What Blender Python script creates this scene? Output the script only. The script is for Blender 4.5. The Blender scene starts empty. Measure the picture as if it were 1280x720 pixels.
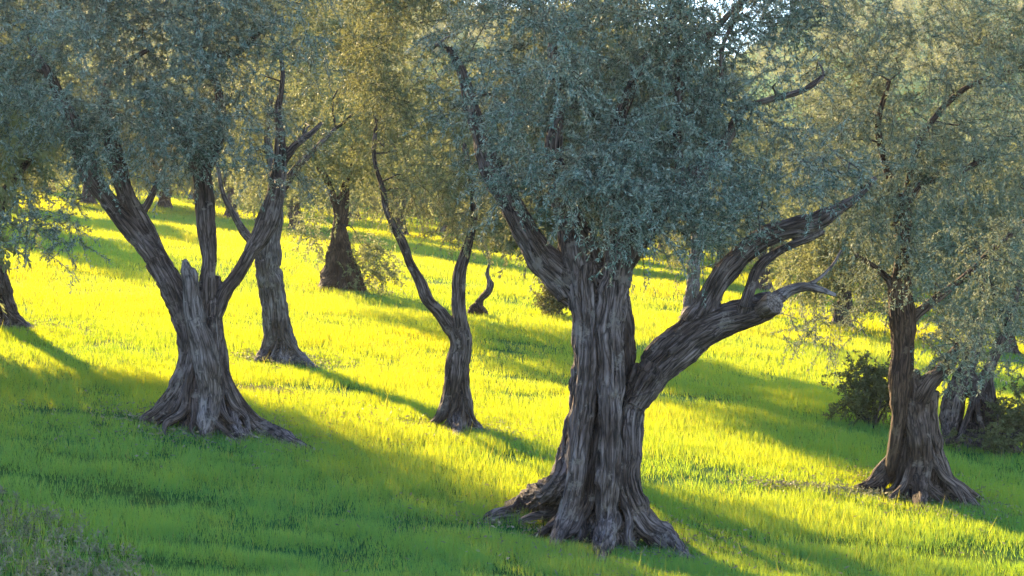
import bpy, math, numpy as np
from mathutils import Vector

# ------------------------------------------------------------------ camera, sky, sun, exposure
F = 2232.0                                   # focal length in pixels of the 1280 wide photograph
scene = bpy.context.scene
cam_data = bpy.data.cameras.new('camera')
cam_data.sensor_width = 36.0
cam_data.lens = 36.0 * F / 1280.0
cam_data.clip_start = 0.1
cam_data.clip_end = 3000.0
cam = bpy.data.objects.new('camera', cam_data)
scene.collection.objects.link(cam)
cam.location = (0, 0, 0)
cam.rotation_euler = (math.radians(90), 0, 0)
scene.camera = cam

SUN_EL = math.radians(21.0)
SUN_DIR = Vector((-0.50, 0.866, 0)).normalized()         # towards the sun, in plan
TOSUN = Vector((SUN_DIR.x * math.cos(SUN_EL), SUN_DIR.y * math.cos(SUN_EL), math.sin(SUN_EL)))
world = bpy.data.worlds.new('World')
scene.world = world
world.use_nodes = True
wn = world.node_tree
wn.nodes.clear()
sky = wn.nodes.new('ShaderNodeTexSky')
sky.sky_type = 'NISHITA'
sky.sun_disc = False
sky.sun_elevation = SUN_EL
sky.sun_rotation = math.atan2(SUN_DIR.x, SUN_DIR.y)
sky.air_density = 1.0
sky.dust_density = 0.3
sky.ozone_density = 3.0
bg = wn.nodes.new('ShaderNodeBackground')
bg.inputs['Strength'].default_value = 0.13
wo = wn.nodes.new('ShaderNodeOutputWorld')
wn.links.new(sky.outputs[0], bg.inputs[0])
wn.links.new(bg.outputs[0], wo.inputs[0])

sl = bpy.data.lights.new('sun', 'SUN')
sl.energy = 5.0
sl.angle = math.radians(0.6)
sl.color = (1.0, 0.73, 0.38)
sun = bpy.data.objects.new('sun', sl)
scene.collection.objects.link(sun)
sun.rotation_euler = TOSUN.to_track_quat('Z', 'Y').to_euler()

scene.view_settings.view_transform = 'Standard'
scene.view_settings.look = 'None'
scene.view_settings.gamma = 1.0
scene.view_settings.exposure = 2.35
scene.cycles.max_bounces = 6
scene.cycles.diffuse_bounces = 3
scene.cycles.glossy_bounces = 1
scene.cycles.transmission_bounces = 4
scene.cycles.use_denoising = True
scene.cycles.denoiser = 'OPENIMAGEDENOISE'
scene.cycles.denoising_input_passes = 'RGB_ALBEDO_NORMAL'
scene.cycles.denoising_prefilter = 'ACCURATE'
scene.cycles.caustics_reflective = False
scene.cycles.caustics_refractive = False

rs = np.random.RandomState

# ------------------------------------------------------------------ noise
def hash3(i, j, k, seed):
    n = (i.astype(np.int64) * 73856093) ^ (j.astype(np.int64) * 19349663) ^ (k.astype(np.int64) * 83492791) ^ (seed * 2654435)
    n = (n ^ (n >> 13)) * 1274126177 & 0x7fffffff
    n = (n ^ (n >> 11)) * 461845907 & 0x7fffffff
    return (n & 0xffff) / 65535.0

def noise3(p, seed=0):
    """value noise in -1..1 for an (n,3) array"""
    f = np.floor(p); t = p - f; t = t * t * (3 - 2 * t)
    i, j, k = f[:, 0], f[:, 1], f[:, 2]
    r = 0
    for a in (0, 1):
        wa = t[:, 0] if a else 1 - t[:, 0]
        for b in (0, 1):
            wb = t[:, 1] if b else 1 - t[:, 1]
            for c in (0, 1):
                wc = t[:, 2] if c else 1 - t[:, 2]
                r = r + wa * wb * wc * hash3(i + a, j + b, k + c, seed)
    return r * 2 - 1

def noise2(x, y, s, seed=0):
    p = np.stack([np.asarray(x, float) / s, np.asarray(y, float) / s, np.zeros_like(np.asarray(x, float))], -1)
    return noise3(p.reshape(-1, 3), seed).reshape(np.shape(x))

# ------------------------------------------------------------------ terrain
def gz(x, y):
    x = np.asarray(x, float); y = np.asarray(y, float)
    xs = 60 * np.tanh(x / 60)
    z = -0.10 * xs + 0.06 * y - 3.45
    z = z + 0.07 * noise2(x, y, 4.5, 3) + 0.16 * noise2(x, y, 13, 5) * np.clip(y / 30, 0, 1) + 0.5 * noise2(x, y, 45, 6) * np.clip((y - 50) / 80, 0, 1)
    # beyond the grove the hill steepens to a wooded ridge with a dip in it
    u = np.clip(y - 125, 0, 300)
    ridge = 46 + 10 * noise2(x, y * 0, 60, 8) - 17 * np.exp(-((x / np.maximum(y, 1) - 0.105) / 0.05) ** 2)
    ridge = ridge + 16 * np.clip(x / 90, 0, 1.5)
    z = z + ridge * (u / 300) ** 1.1
    return z

def P(px, py, Y):
    return np.array([(px - 640) / F * Y, Y, (360 - py) / F * Y])

def G(px, py):
    """where the sight line through a pixel meets the ground"""
    d = np.array([(px - 640) / F, 1.0, (360 - py) / F])
    ys = np.linspace(8, 420, 6000)
    h = d[2] * ys - gz(d[0] * ys, ys)
    i = np.argmax(h < 0)
    return d * ys[i]

def onground(x, y):
    return np.array([x, y, float(gz(x, y))])

# ------------------------------------------------------------------ mesh and object helpers
def mesh_np(name, V, faces_flat, nper, mat, smooth=False, attrs=None):
    me = bpy.data.meshes.new(name)
    V = np.asarray(V, np.float32)
    faces_flat = np.asarray(faces_flat, np.int32).ravel()
    nf = len(faces_flat) // nper
    me.vertices.add(len(V)); me.vertices.foreach_set('co', V.ravel())
    me.loops.add(len(faces_flat)); me.loops.foreach_set('vertex_index', faces_flat)
    me.polygons.add(nf)
    me.polygons.foreach_set('loop_start', np.arange(nf, dtype=np.int32) * nper)
    me.polygons.foreach_set('loop_total', np.full(nf, nper, np.int32))
    me.update(calc_edges=True)
    if smooth:
        me.polygons.foreach_set('use_smooth', np.ones(nf, bool))
    if attrs:
        for k, (dom, typ, data) in attrs.items():
            a = me.attributes.new(k, typ, dom)
            a.data.foreach_set('vector' if typ == 'FLOAT_VECTOR' else 'value', np.asarray(data, np.float32).ravel())
    if mat: me.materials.append(mat)
    return me

def link(name, me, parent=None):
    o = bpy.data.objects.new(name, me)
    scene.collection.objects.link(o)
    if parent is not None: o.parent = parent
    return o

def tag(o, label=None, cat=None, group=None, kind=None):
    for k, v in (('label', label), ('category', cat), ('group', group), ('kind', kind)):
        if v: o[k] = v
    return o

def thing(name, base, label, cat, group=None):
    o = bpy.data.objects.new(name, None)
    o.empty_display_size = 0.3
    scene.collection.objects.link(o)
    o.location = tuple(base)
    return tag(o, label, cat, group)

def copy_thing(src, loc, rz, sc, label):
    c = src.copy(); scene.collection.objects.link(c)
    c.location = tuple(loc); c.rotation_euler = (0, 0, rz); c.scale = sc
    c['label'] = label
    for ch in list(src.children):
        d = ch.copy(); scene.collection.objects.link(d); d.parent = c
        for g in list(ch.children):
            e = g.copy(); scene.collection.objects.link(e); e.parent = d
    return c

def catmull(pts, step):
    """smooth (n,4) x y z r control points and resample about every step metres"""
    p = np.asarray(pts, float)
    p = np.vstack([2 * p[0] - p[1], p, 2 * p[-1] - p[-2]])
    out = []
    for i in range(1, len(p) - 2):
        a, b, c, d = p[i - 1], p[i], p[i + 1], p[i + 2]
        n = max(2, int(np.linalg.norm((c - b)[:3]) / step))
        t = np.linspace(0, 1, n, endpoint=False)[:, None]
        out.append(0.5 * ((2 * b) + (-a + c) * t + (2 * a - 5 * b + 4 * c - d) * t ** 2 + (-a + 3 * b - 3 * c + d) * t ** 3))
    out.append(p[-2][None])
    o = np.vstack(out)
    o[:, 3] = np.maximum(o[:, 3], 0.003)
    return o

def frames(c):
    t = np.gradient(c, axis=0)
    t /= np.linalg.norm(t, axis=1)[:, None] + 1e-9
    ref = np.array([0.31, 0.95, 0.05]) if abs(t[0][1]) < 0.8 else np.array([1.0, 0, 0])
    n = np.zeros_like(t)
    v = ref - t[0] * ref.dot(t[0]); n[0] = v / np.linalg.norm(v)
    for i in range(1, len(t)):
        v = n[i - 1] - t[i] * n[i - 1].dot(t[i]); n[i] = v / (np.linalg.norm(v) + 1e-9)
    return t, n, np.cross(t, n)

def tube(path, sides, V, Q, lump=0.0, seed=0, cap=True):
    """append a tube of quads to the lists V, Q (path is (n,4))"""
    c = path[:, :3]; t, n, b = frames(c)
    a = np.linspace(0, 2 * math.pi, sides, endpoint=False)
    r = path[:, 3][:, None, None] * np.ones((1, sides, 1))
    dirs = n[:, None, :] * np.cos(a)[None, :, None] + b[:, None, :] * np.sin(a)[None, :, None]
    if lump:
        q = (c[:, None, :] + dirs * r)
        nz = noise3(q.reshape(-1, 3) * 7.0, seed).reshape(len(c), sides, 1)
        nz2 = noise3(q.reshape(-1, 3) * 19.0, seed + 1).reshape(len(c), sides, 1)
        r = r * (1 + lump * nz + 0.5 * lump * nz2)
    pts = (c[:, None, :] + dirs * r).reshape(-1, 3)
    off = sum(len(v) for v in V)
    V.append(pts)
    m = len(c)
    i = np.arange(m - 1)[:, None]; j = np.arange(sides)[None, :]; jn = (j + 1) % sides
    q = np.stack([i * sides + j, i * sides + jn, (i + 1) * sides + jn, (i + 1) * sides + j], -1).reshape(-1, 4) + off
    Q.append(q)
    if cap:
        for e, cc in ((0, c[0]), (m - 1, c[-1])):
            V.append(cc[None, :]); ci = off + m * sides + (0 if e == 0 else 1)
            k = np.arange(sides); kn = (k + 1) % sides
            if e == 0: f = np.stack([np.full(sides, ci), off + kn, off + k, np.full(sides, ci)], -1)
            else: f = np.stack([np.full(sides, ci), off + e * sides + k, off + e * sides + kn, np.full(sides, ci)], -1)
            Q.append(f[:, [0, 1, 2, 2]])

# ------------------------------------------------------------------ materials
def new_mat(name):
    m = bpy.data.materials.new(name); m.use_nodes = True
    nt = m.node_tree; nt.nodes.clear()
    return m, nt, nt.nodes.new, nt.links.new

def ramp(N, stops):
    r = N('ShaderNodeValToRGB')
    e = r.color_ramp.elements
    while len(e) < len(stops): e.new(0.5)
    for k, (p, c) in enumerate(stops):
        e[k].position = p; e[k].color = (*c, 1)
    return r

def bark_mat(name, dark, mid, light, bump=0.6, moss=None):
    m, nt, N, L = new_mat(name)
    at = N('ShaderNodeAttribute'); at.attribute_name = 'bark'
    tc = N('ShaderNodeTexCoord')
    n1 = N('ShaderNodeTexNoise'); n1.inputs['Scale'].default_value = 36; n1.inputs['Detail'].default_value = 7; n1.inputs['Roughness'].default_value = 0.68; n1.inputs['Distortion'].default_value = 0.5
    mp = N('ShaderNodeVectorMath'); mp.operation = 'MULTIPLY'; mp.inputs[1].default_value = (1, 1, 0.42)
    L(at.outputs['Vector'], mp.inputs[0])
    L(mp.outputs[0], n1.inputs['Vector'])
    mq = N('ShaderNodeVectorMath'); mq.operation = 'MULTIPLY'; mq.inputs[1].default_value = (1, 1, 0.85)
    L(at.outputs['Vector'], mq.inputs[0])
    vo = N('ShaderNodeTexVoronoi'); vo.feature = 'DISTANCE_TO_EDGE'; vo.inputs['Scale'].default_value = 24
    mixv = N('ShaderNodeVectorMath'); mixv.operation = 'ADD'
    nd = N('ShaderNodeTexNoise'); nd.inputs['Scale'].default_value = 14; L(mp.outputs[0], nd.inputs['Vector'])
    sc = N('ShaderNodeVectorMath'); sc.operation = 'SCALE'; sc.inputs['Scale'].default_value = 0.06
    L(nd.outputs['Color'], sc.inputs[0]); L(mq.outputs[0], mixv.inputs[0]); L(sc.outputs[0], mixv.inputs[1]); L(mixv.outputs[0], vo.inputs['Vector'])
    vr = ramp(N, [(0.0, (0.05, 0.05, 0.05)), (0.13, (1, 1, 1))]); L(vo.outputs['Distance'], vr.inputs[0])
    n2 = N('ShaderNodeTexNoise'); n2.inputs['Scale'].default_value = 2.3; n2.inputs['Detail'].default_value = 4
    L(tc.outputs['Object'], n2.inputs['Vector'])
    cr = ramp(N, [(0.36, dark), (0.5, mid), (0.66, light)]); L(n1.outputs['Fac'], cr.inputs[0])
    mx = N('ShaderNodeMixRGB'); mx.blend_type = 'MULTIPLY'; mx.inputs[0].default_value = 0.7
    L(cr.outputs[0], mx.inputs[1]); L(vr.outputs[0], mx.inputs[2])
    big = ramp(N, [(0.38, (0.50, 0.44, 0.42)), (0.60, (1.1, 1.08, 1.12))]); L(n2.outputs['Fac'], big.inputs[0])
    m2 = N('ShaderNodeMixRGB'); m2.blend_type = 'MULTIPLY'; m2.inputs[0].default_value = 1.0
    L(mx.outputs[0], m2.inputs[1]); L(big.outputs[0], m2.inputs[2])
    ms = N('ShaderNodeTexNoise'); ms.inputs['Scale'].default_value = 4.5; ms.inputs['Detail'].default_value = 6; ms.inputs['Roughness'].default_value = 0.7
    L(tc.outputs['Object'], ms.inputs['Vector'])
    mr = ramp(N, [(0.57, (0, 0, 0)), (0.63, (1, 1, 1))]); L(ms.outputs['Fac'], mr.inputs[0])
    m3 = N('ShaderNodeMixRGB'); L(mr.outputs[0], m3.inputs[0]); L(m2.outputs[0], m3.inputs[1]); m3.inputs[2].default_value = (*(moss or light), 1)
    ad = N('ShaderNodeMath'); ad.operation = 'MULTIPLY_ADD'; L(vr.outputs[0], ad.inputs[0]); ad.inputs[1].default_value = 0.5; L(n1.outputs['Fac'], ad.inputs[2])
    bp = N('ShaderNodeBump'); bp.inputs['Strength'].default_value = bump; bp.inputs['Distance'].default_value = 0.03
    L(ad.outputs[0], bp.inputs['Height'])
    b = N('ShaderNodeBsdfPrincipled'); b.inputs['Roughness'].default_value = 0.85; b.inputs['Specular IOR Level'].default_value = 0.25
    L(m3.outputs[0], b.inputs['Base Color']); L(bp.outputs[0], b.inputs['Normal'])
    o = N('ShaderNodeOutputMaterial'); L(b.outputs[0], o.inputs[0])
    return m

def leaf_mat(name, tops, under, trans, tw=0.25, spec=0.35):
    """tops: list of colours over the per-leaf tint; pale underside; light shining through"""
    m, nt, N, L = new_mat(name)
    at = N('ShaderNodeAttribute'); at.attribute_name = 'tint'
    cr = ramp(N, [(i / (len(tops) - 1), c) for i, c in enumerate(tops)]); L(at.outputs['Fac'], cr.inputs[0])
    ge = N('ShaderNodeNewGeometry')
    mx = N('ShaderNodeMixRGB'); L(ge.outputs['Backfacing'], mx.inputs[0]); L(cr.outputs[0], mx.inputs[1]); mx.inputs[2].default_value = (*under, 1)
    b = N('ShaderNodeBsdfPrincipled'); b.inputs['Roughness'].default_value = 0.65; b.inputs['Specular IOR Level'].default_value = spec * 0.5
    L(mx.outputs[0], b.inputs['Base Color'])
    tr = N('ShaderNodeBsdfTranslucent')
    tm = N('ShaderNodeMixRGB'); tm.blend_type = 'MULTIPLY'; tm.inputs[0].default_value = 0.0; tm.inputs[1].default_value = (*trans, 1)
    L(tm.outputs[0], tr.inputs[0])
    ms = N('ShaderNodeMixShader'); ms.inputs[0].default_value = tw
    L(b.outputs[0], ms.inputs[1]); L(tr.outputs[0], ms.inputs[2])
    o = N('ShaderNodeOutputMaterial'); L(ms.outputs[0], o.inputs[0])
    return m

M = {}
M['bark'] = bark_mat('olive_bark', (0.022, 0.016, 0.014), (0.125, 0.098, 0.092), (0.25, 0.205, 0.20), 1.0, (0.18, 0.15, 0.14))
M['bark_brown'] = bark_mat('brown_bark', (0.02, 0.012, 0.008), (0.085, 0.052, 0.034), (0.17, 0.11, 0.075), 0.9, (0.11, 0.075, 0.05))
M['bark_pale'] = bark_mat('pale_bark', (0.06, 0.05, 0.048), (0.17, 0.145, 0.14), (0.29, 0.25, 0.245), 0.75, (0.21, 0.18, 0.17))
M['bark_warm'] = bark_mat('warm_bark', (0.028, 0.018, 0.013), (0.12, 0.085, 0.068), (0.23, 0.175, 0.15), 0.95, (0.17, 0.13, 0.11))
M['cut_wood'] = bark_mat('weathered_cut_wood', (0.08, 0.06, 0.05), (0.20, 0.16, 0.14), (0.28, 0.23, 0.20), 0.5, (0.22, 0.18, 0.16))
M['twig'] = bark_mat('twig_bark', (0.04, 0.035, 0.03), (0.09, 0.08, 0.075), (0.15, 0.13, 0.12), 0.2)
M['leaf'] = leaf_mat('olive_leaf', [(0.035, 0.075, 0.058), (0.078, 0.135, 0.11), (0.17, 0.235, 0.205)], (0.27, 0.33, 0.31), (0.16, 0.15, 0.035), 0.10)
M['leaf_silver'] = leaf_mat('olive_leaf_silver', [(0.07, 0.115, 0.085), (0.11, 0.165, 0.13), (0.18, 0.24, 0.19)], (0.27, 0.32, 0.28), (0.26, 0.27, 0.10), 0.22)
M['leaf_green'] = leaf_mat('olive_leaf_green', [(0.055, 0.098, 0.058), (0.088, 0.14, 0.085), (0.15, 0.20, 0.13)], (0.21, 0.24, 0.18), (0.30, 0.29, 0.08), 0.27)
M['leaf_far'] = leaf_mat('olive_leaf_far', [(0.07, 0.09, 0.04), (0.11, 0.125, 0.055), (0.17, 0.17, 0.08)], (0.23, 0.25, 0.17), (0.35, 0.37, 0.13), 0.34)  # sunlit gold of far crowns put into the colour: yellower, more translucent leaf
M['leaf_dry'] = leaf_mat('dry_weed_leaf', [(0.06, 0.08, 0.04), (0.13, 0.14, 0.08), (0.28, 0.24, 0.17)], (0.20, 0.19, 0.13), (0.30, 0.28, 0.1), 0.15)
M['leaf_dark'] = leaf_mat('shrub_leaf', [(0.03, 0.04, 0.018), (0.055, 0.065, 0.03), (0.11, 0.10, 0.05)], (0.12, 0.14, 0.08), (0.30, 0.28, 0.04), 0.2)

def grass_mat():
    m, nt, N, L = new_mat('grass_blades')
    at = N('ShaderNodeAttribute'); at.attribute_name = 'tint'
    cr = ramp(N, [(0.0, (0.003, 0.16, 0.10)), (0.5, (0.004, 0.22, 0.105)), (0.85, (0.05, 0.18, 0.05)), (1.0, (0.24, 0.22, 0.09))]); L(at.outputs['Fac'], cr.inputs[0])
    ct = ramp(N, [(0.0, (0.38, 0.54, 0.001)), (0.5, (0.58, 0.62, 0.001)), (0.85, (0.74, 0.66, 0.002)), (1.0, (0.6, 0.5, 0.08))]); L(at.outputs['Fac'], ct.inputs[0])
    b = N('ShaderNodeBsdfPrincipled'); b.inputs['Roughness'].default_value = 0.5; b.inputs['Specular IOR Level'].default_value = 0.05
    L(cr.outputs[0], b.inputs['Base Color'])
    tr = N('ShaderNodeBsdfTranslucent'); L(ct.outputs[0], tr.inputs[0])
    ms = N('ShaderNodeMixShader'); ms.inputs[0].default_value = 0.48
    L(b.outputs[0], ms.inputs[1]); L(tr.outputs[0], ms.inputs[2])
    o = N('ShaderNodeOutputMaterial'); L(ms.outputs[0], o.inputs[0])
    return m
M['grass'] = grass_mat()

def ground_mat():
    m, nt, N, L = new_mat('grassy_ground')
    ge = N('ShaderNodeNewGeometry')
    n1 = N('ShaderNodeTexNoise'); n1.inputs['Scale'].default_value = 0.35; n1.inputs['Detail'].default_value = 8; n1.inputs['Roughness'].default_value = 0.65
    n2 = N('ShaderNodeTexNoise'); n2.inputs['Scale'].default_value = 9; n2.inputs['Detail'].default_value = 8; n2.inputs['Roughness'].default_value = 0.75
    L(ge.outputs['Position'], n1.inputs['Vector']); L(ge.outputs['Position'], n2.inputs['Vector'])
    c1 = ramp(N, [(0.3, (0.010, 0.085, 0.025)), (0.5, (0.018, 0.12, 0.022)), (0.7, (0.09, 0.14, 0.010))]); L(n1.outputs['Fac'], c1.inputs[0])
    c2 = ramp(N, [(0.3, (0.45, 0.45, 0.45)), (0.65, (1.15, 1.15, 1.15))]); L(n2.outputs['Fac'], c2.inputs[0])
    mx = N('ShaderNodeMixRGB'); mx.blend_type = 'MULTIPLY'; mx.inputs[0].default_value = 1; L(c1.outputs[0], mx.inputs[1]); L(c2.outputs[0], mx.inputs[2])
    bp = N('ShaderNodeBump'); bp.inputs['Strength'].default_value = 1.0; bp.inputs['Distance'].default_value = 0.12; L(n2.outputs['Fac'], bp.inputs['Height'])
    b = N('ShaderNodeBsdfPrincipled'); b.inputs['Roughness'].default_value = 0.9; b.inputs['Specular IOR Level'].default_value = 0.05
    L(mx.outputs[0], b.inputs['Base Color']); L(bp.outputs[0], b.inputs['Normal'])
    o = N('ShaderNodeOutputMaterial'); L(b.outputs[0], o.inputs[0])
    return m
M['ground'] = ground_mat()

# ------------------------------------------------------------------ ground sheet
def build_ground():
    yy = np.concatenate([np.linspace(-60, 8, 16), np.arange(8.4, 60, 0.3), np.arange(60, 130, 1.0), np.arange(130, 520, 4.0)])
    h = np.concatenate([np.arange(0, 16, 0.3), np.arange(16, 50, 1.0), np.arange(50, 200, 5.0), np.linspace(205, 330, 12)])
    xx = np.concatenate([-h[:0:-1], h])
    X, Y = np.meshgrid(xx, yy)
    V = np.stack([X, Y, gz(X, Y)], -1).reshape(-1, 3)
    nx, ny = len(xx), len(yy)
    i = np.arange(ny - 1)[:, None]; j = np.arange(nx - 1)[None, :]
    Q = np.stack([i * nx + j, i * nx + j + 1, (i + 1) * nx + j + 1, (i + 1) * nx + j], -1).reshape(-1, 4)
    o = link('ground', mesh_np('ground', V, Q, 4, M['ground'], True))
    tag(o, kind='structure')
build_ground()

def build_haze():
    x0, x1, y0, y1, z0, z1 = -340, 340, -70, 530, -24, 125
    V = [(x, y, z) for z in (z0, z1) for y in (y0, y1) for x in (x0, x1)]
    me = bpy.data.meshes.new('haze')
    me.from_pydata(V, [], [(0, 2, 3, 1), (4, 5, 7, 6), (0, 1, 5, 4), (2, 6, 7, 3), (0, 4, 6, 2), (1, 3, 7, 5)])
    m, nt, N, L = new_mat('haze')
    v = N('ShaderNodeVolumePrincipled'); v.inputs['Color'].default_value = (0.95, 0.95, 0.97, 1)
    v.inputs['Density'].default_value = 0.00024; v.inputs['Anisotropy'].default_value = 0.2
    o = N('ShaderNodeOutputMaterial'); L(v.outputs[0], o.inputs['Volume'])
    me.materials.append(m)
    tag(link('haze', me), 'thin warm evening haze between the trees', 'haze', kind='stuff')
build_haze()

# ------------------------------------------------------------------ tree building
SEED = [100]
def nseed():
    SEED[0] += 1
    return SEED[0]

def spec(pts, Y, dY=0.0):
    """pixel polyline (px, py, r_px[, depth offset m]) at distance Y; 'g' as 4th marks a ground point"""
    out = []
    for p in pts:
        if len(p) > 3 and p[3] == 'g':
            q = G(p[0], p[1]); r = p[2] * q[1] / F
            out.append([q[0], q[1], q[2] + 0.15 * r, r])
        else:
            d = (p[3] if len(p) > 3 else 0.0) + dY
            q = P(p[0], p[1], Y + d); out.append([*q, p[2] * (Y + d) / F])
    return np.array(out)

def roots(base, r, n, seed, length=1.5, height=0.9, skip=()):
    """fluted strands that run down the trunk and flare into roots over the ground"""
    g = rs(seed); out = []
    for i in range(n):
        a = 2 * math.pi * (i + 0.5 * g.rand()) / n
        L = r * (1.0 + length * (0.35 + 0.95 * g.rand()))
        tw = 0.35 * g.randn()
        w = r * (0.12 + 0.10 * g.rand())
        hh = height * (0.7 + 0.7 * g.rand())
        pts = []
        for s, k, wr in ((L, 0, 0.35), (0.72 * L + 0.2 * r, 0.09, 0.65), (0.42 * L + 0.42 * r, 0.24, 0.80), (0.18 * L + 0.58 * r, 0.5, 0.9), (0.66 * r, 1.0, 0.8), (0.50 * r, 1.7, 0.6)):
            aa = a + tw * (k - 0.5) * 0.8 + (0.12 * g.randn() if k < 0.3 else 0)
            x = base[0] + s * math.cos(aa); y = base[1] + s * math.sin(aa)
            zz = float(gz(x, y)) if k < 0.15 else base[2]
            pts.append([x, y, zz + k * hh - (0.5 * w if k == 0 else 0), w * wr])
        out.append(np.array(pts))
    z0 = base[2]
    out.append(np.array([[base[0], base[1], z0 - 0.25, r * 1.25], [base[0], base[1], z0 + 0.05, r * 1.12], [base[0], base[1], z0 + 0.25 * height, r * 0.92], [base[0], base[1], z0 + 0.7 * height, r * 0.62]]))
    return out

def remesh(V, Q, voxel):
    me = bpy.data.meshes.new('tmp')
    faces = [tuple(f) if f[2] != f[3] else tuple(f[:3]) for f in Q.tolist()]
    me.from_pydata(V.tolist(), [], faces); me.update()
    o = bpy.data.objects.new('tmp', me); scene.collection.objects.link(o)
    md = o.modifiers.new('r', 'REMESH'); md.mode = 'VOXEL'; md.voxel_size = voxel; md.adaptivity = 0
    sm = o.modifiers.new('s', 'SMOOTH'); sm.factor = 0.5; sm.iterations = 2
    dg = bpy.context.evaluated_depsgraph_get()
    ev = o.evaluated_get(dg); m2 = ev.to_mesh()
    nv = len(m2.vertices); v = np.empty(nv * 3, np.float32); m2.vertices.foreach_get('co', v)
    nn = np.empty(nv * 3, np.float32); m2.vertices.foreach_get('normal', nn)
    m2.calc_loop_triangles()
    nt = len(m2.polygons); tot = np.empty(nt, np.int32); m2.polygons.foreach_get('loop_total', tot)
    lv = np.empty(len(m2.loops), np.int32); m2.loops.foreach_get('vertex_index', lv)
    ls = np.empty(nt, np.int32); m2.polygons.foreach_get('loop_start', ls)
    quads = ls[tot == 4]
    q = lv[quads[:, None] + np.arange(4)[None, :]]
    ev.to_mesh_clear()
    bpy.data.objects.remove(o); bpy.data.meshes.remove(me)
    return v.reshape(-1, 3).astype(float), nn.reshape(-1, 3).astype(float), q

def merge_islands(q, fp):
    """each part keeps its one largest piece; stray patches go to the part they touch"""
    for _ in range(4):
        ed = {}; nb = []
        for f, (a, b, c, d) in enumerate(q.tolist()):
            for e in ((a, b), (b, c), (c, d), (d, a)):
                k = e if e[0] < e[1] else (e[1], e[0])
                if k in ed: nb.append((ed[k], f))
                else: ed[k] = f
        par = list(range(len(q)))
        def find(x):
            while par[x] != x:
                par[x] = par[par[x]]; x = par[x]
            return x
        for a, b in nb:
            if fp[a] == fp[b]:
                ra, rb = find(a), find(b)
                if ra != rb: par[ra] = rb
        lab = np.array([find(i) for i in range(len(q))])
        ids, cnt = np.unique(lab, return_counts=True)
        size = dict(zip(ids.tolist(), cnt.tolist()))
        best = {}
        for i in ids.tolist():
            p = fp[i]
            if size[i] > size.get(best.get(p, -1), 0): best[p] = i
        keep = set(best.values())
        votes = {}
        for a, b in nb:
            la, lb = lab[a], lab[b]
            if la == lb: continue
            if la not in keep: votes.setdefault(la, []).append(fp[b])
            if lb not in keep: votes.setdefault(lb, []).append(fp[a])
        if not votes: break
        new = fp.copy()
        for l, v in votes.items():
            new[lab == l] = np.bincount(v).argmax()
        fp = new
    drop = ~np.isin(lab, list(keep))
    fp[drop] = -1
    return fp

def woody(parent, base, strands, voxel, mats, lump=0.10, disp=1.0):
    """strands: list of (part_index, (n,4) array); the union is grown together, then cut into parts.
    mats: {part_index: (name, material, label)}"""
    V, Q = [], []; S = []
    for k, (pi, path) in enumerate(strands):
        p = catmull(path, max(0.03, voxel * 1.6))
        if not disp == 0:
            w = np.stack([noise3(p[:, :3] * 2.6 + 11 * k, 41), noise3(p[:, :3] * 2.6 + 7 * k, 42), noise3(p[:, :3] * 2.6, 43)], 1)
            p[:, :3] += w * np.minimum(p[:, 3], 0.08)[:, None] * 0.35
            p[:, 3] *= 1 + 0.16 * noise3(p[:, :3] * 3.3 + k, 44)
        sides = 14 if p[:, 3].max() > 0.06 else 10
        tube(p, sides, V, Q, lump, k)
        t, n, b = frames(p[:, :3])
        ln = np.concatenate([[0], np.cumsum(np.linalg.norm(np.diff(p[:, :3], axis=0), axis=1))])
        S.append((p, t, n, b, ln, pi))
    v, nrm, q = remesh(np.vstack(V), np.vstack(Q), voxel)
    C = np.vstack([s[0][:, :3] for s in S]); R = np.concatenate([s[0][:, 3] for s in S])
    N1 = np.vstack([s[2] for s in S]); N2 = np.vstack([s[3] for s in S]); T = np.vstack([s[1] for s in S]); LN = np.concatenate([s[4] for s in S])
    PI = np.concatenate([np.full(len(s[0]), s[5]) for s in S]); K = np.concatenate([np.full(len(s[0]), i) for i, s in enumerate(S)])
    idx = np.empty(len(v), int)
    for a in range(0, len(v), 4000):
        d = np.sqrt(((v[a:a + 4000, None, :] - C[None]) ** 2).sum(-1)) - R[None]
        idx[a:a + 4000] = d.argmin(1)
    rel = v - C[idx]
    bark = np.stack([(rel * N1[idx]).sum(1) + 0.37 * K[idx], (rel * N2[idx]).sum(1), (LN[idx] + (rel * T[idx]).sum(1)) * 0.13], 1)
    # ridged bark relief, coarse to fine
    amp = np.clip(R[idx], 0.02, 0.16) / 0.12 * disp * np.where(PI[idx] == 0, 1.0, 0.48)
    r1 = 1 - np.abs(noise3(bark * 15, 71)) * 2
    r2 = 1 - np.abs(noise3(bark * 34, 72)) * 2
    r3 = noise3(v * 9, 73)
    v = v + nrm * (amp * (0.021 * (r1 - 0.55) + 0.017 * (r2 - 0.55) + 0.010 * r3))[:, None]
    vp = PI[idx]
    fp = np.median(vp[q], axis=1).round().astype(int)
    fp = merge_islands(q, fp)
    for pi in sorted(set(fp.tolist()) - {-1}):
        qq = q[fp == pi]
        u, inv = np.unique(qq, return_inverse=True)
        name, mat, label = mats.get(pi, ('limb', mats[0][1], None))
        me = mesh_np(name, v[u] - base, inv.reshape(-1, 4), 4, mat, True, {'bark': ('POINT', 'FLOAT_VECTOR', bark[u])})
        o = link(name, me, parent)
        if label: o['label'] = label
    return S

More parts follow.
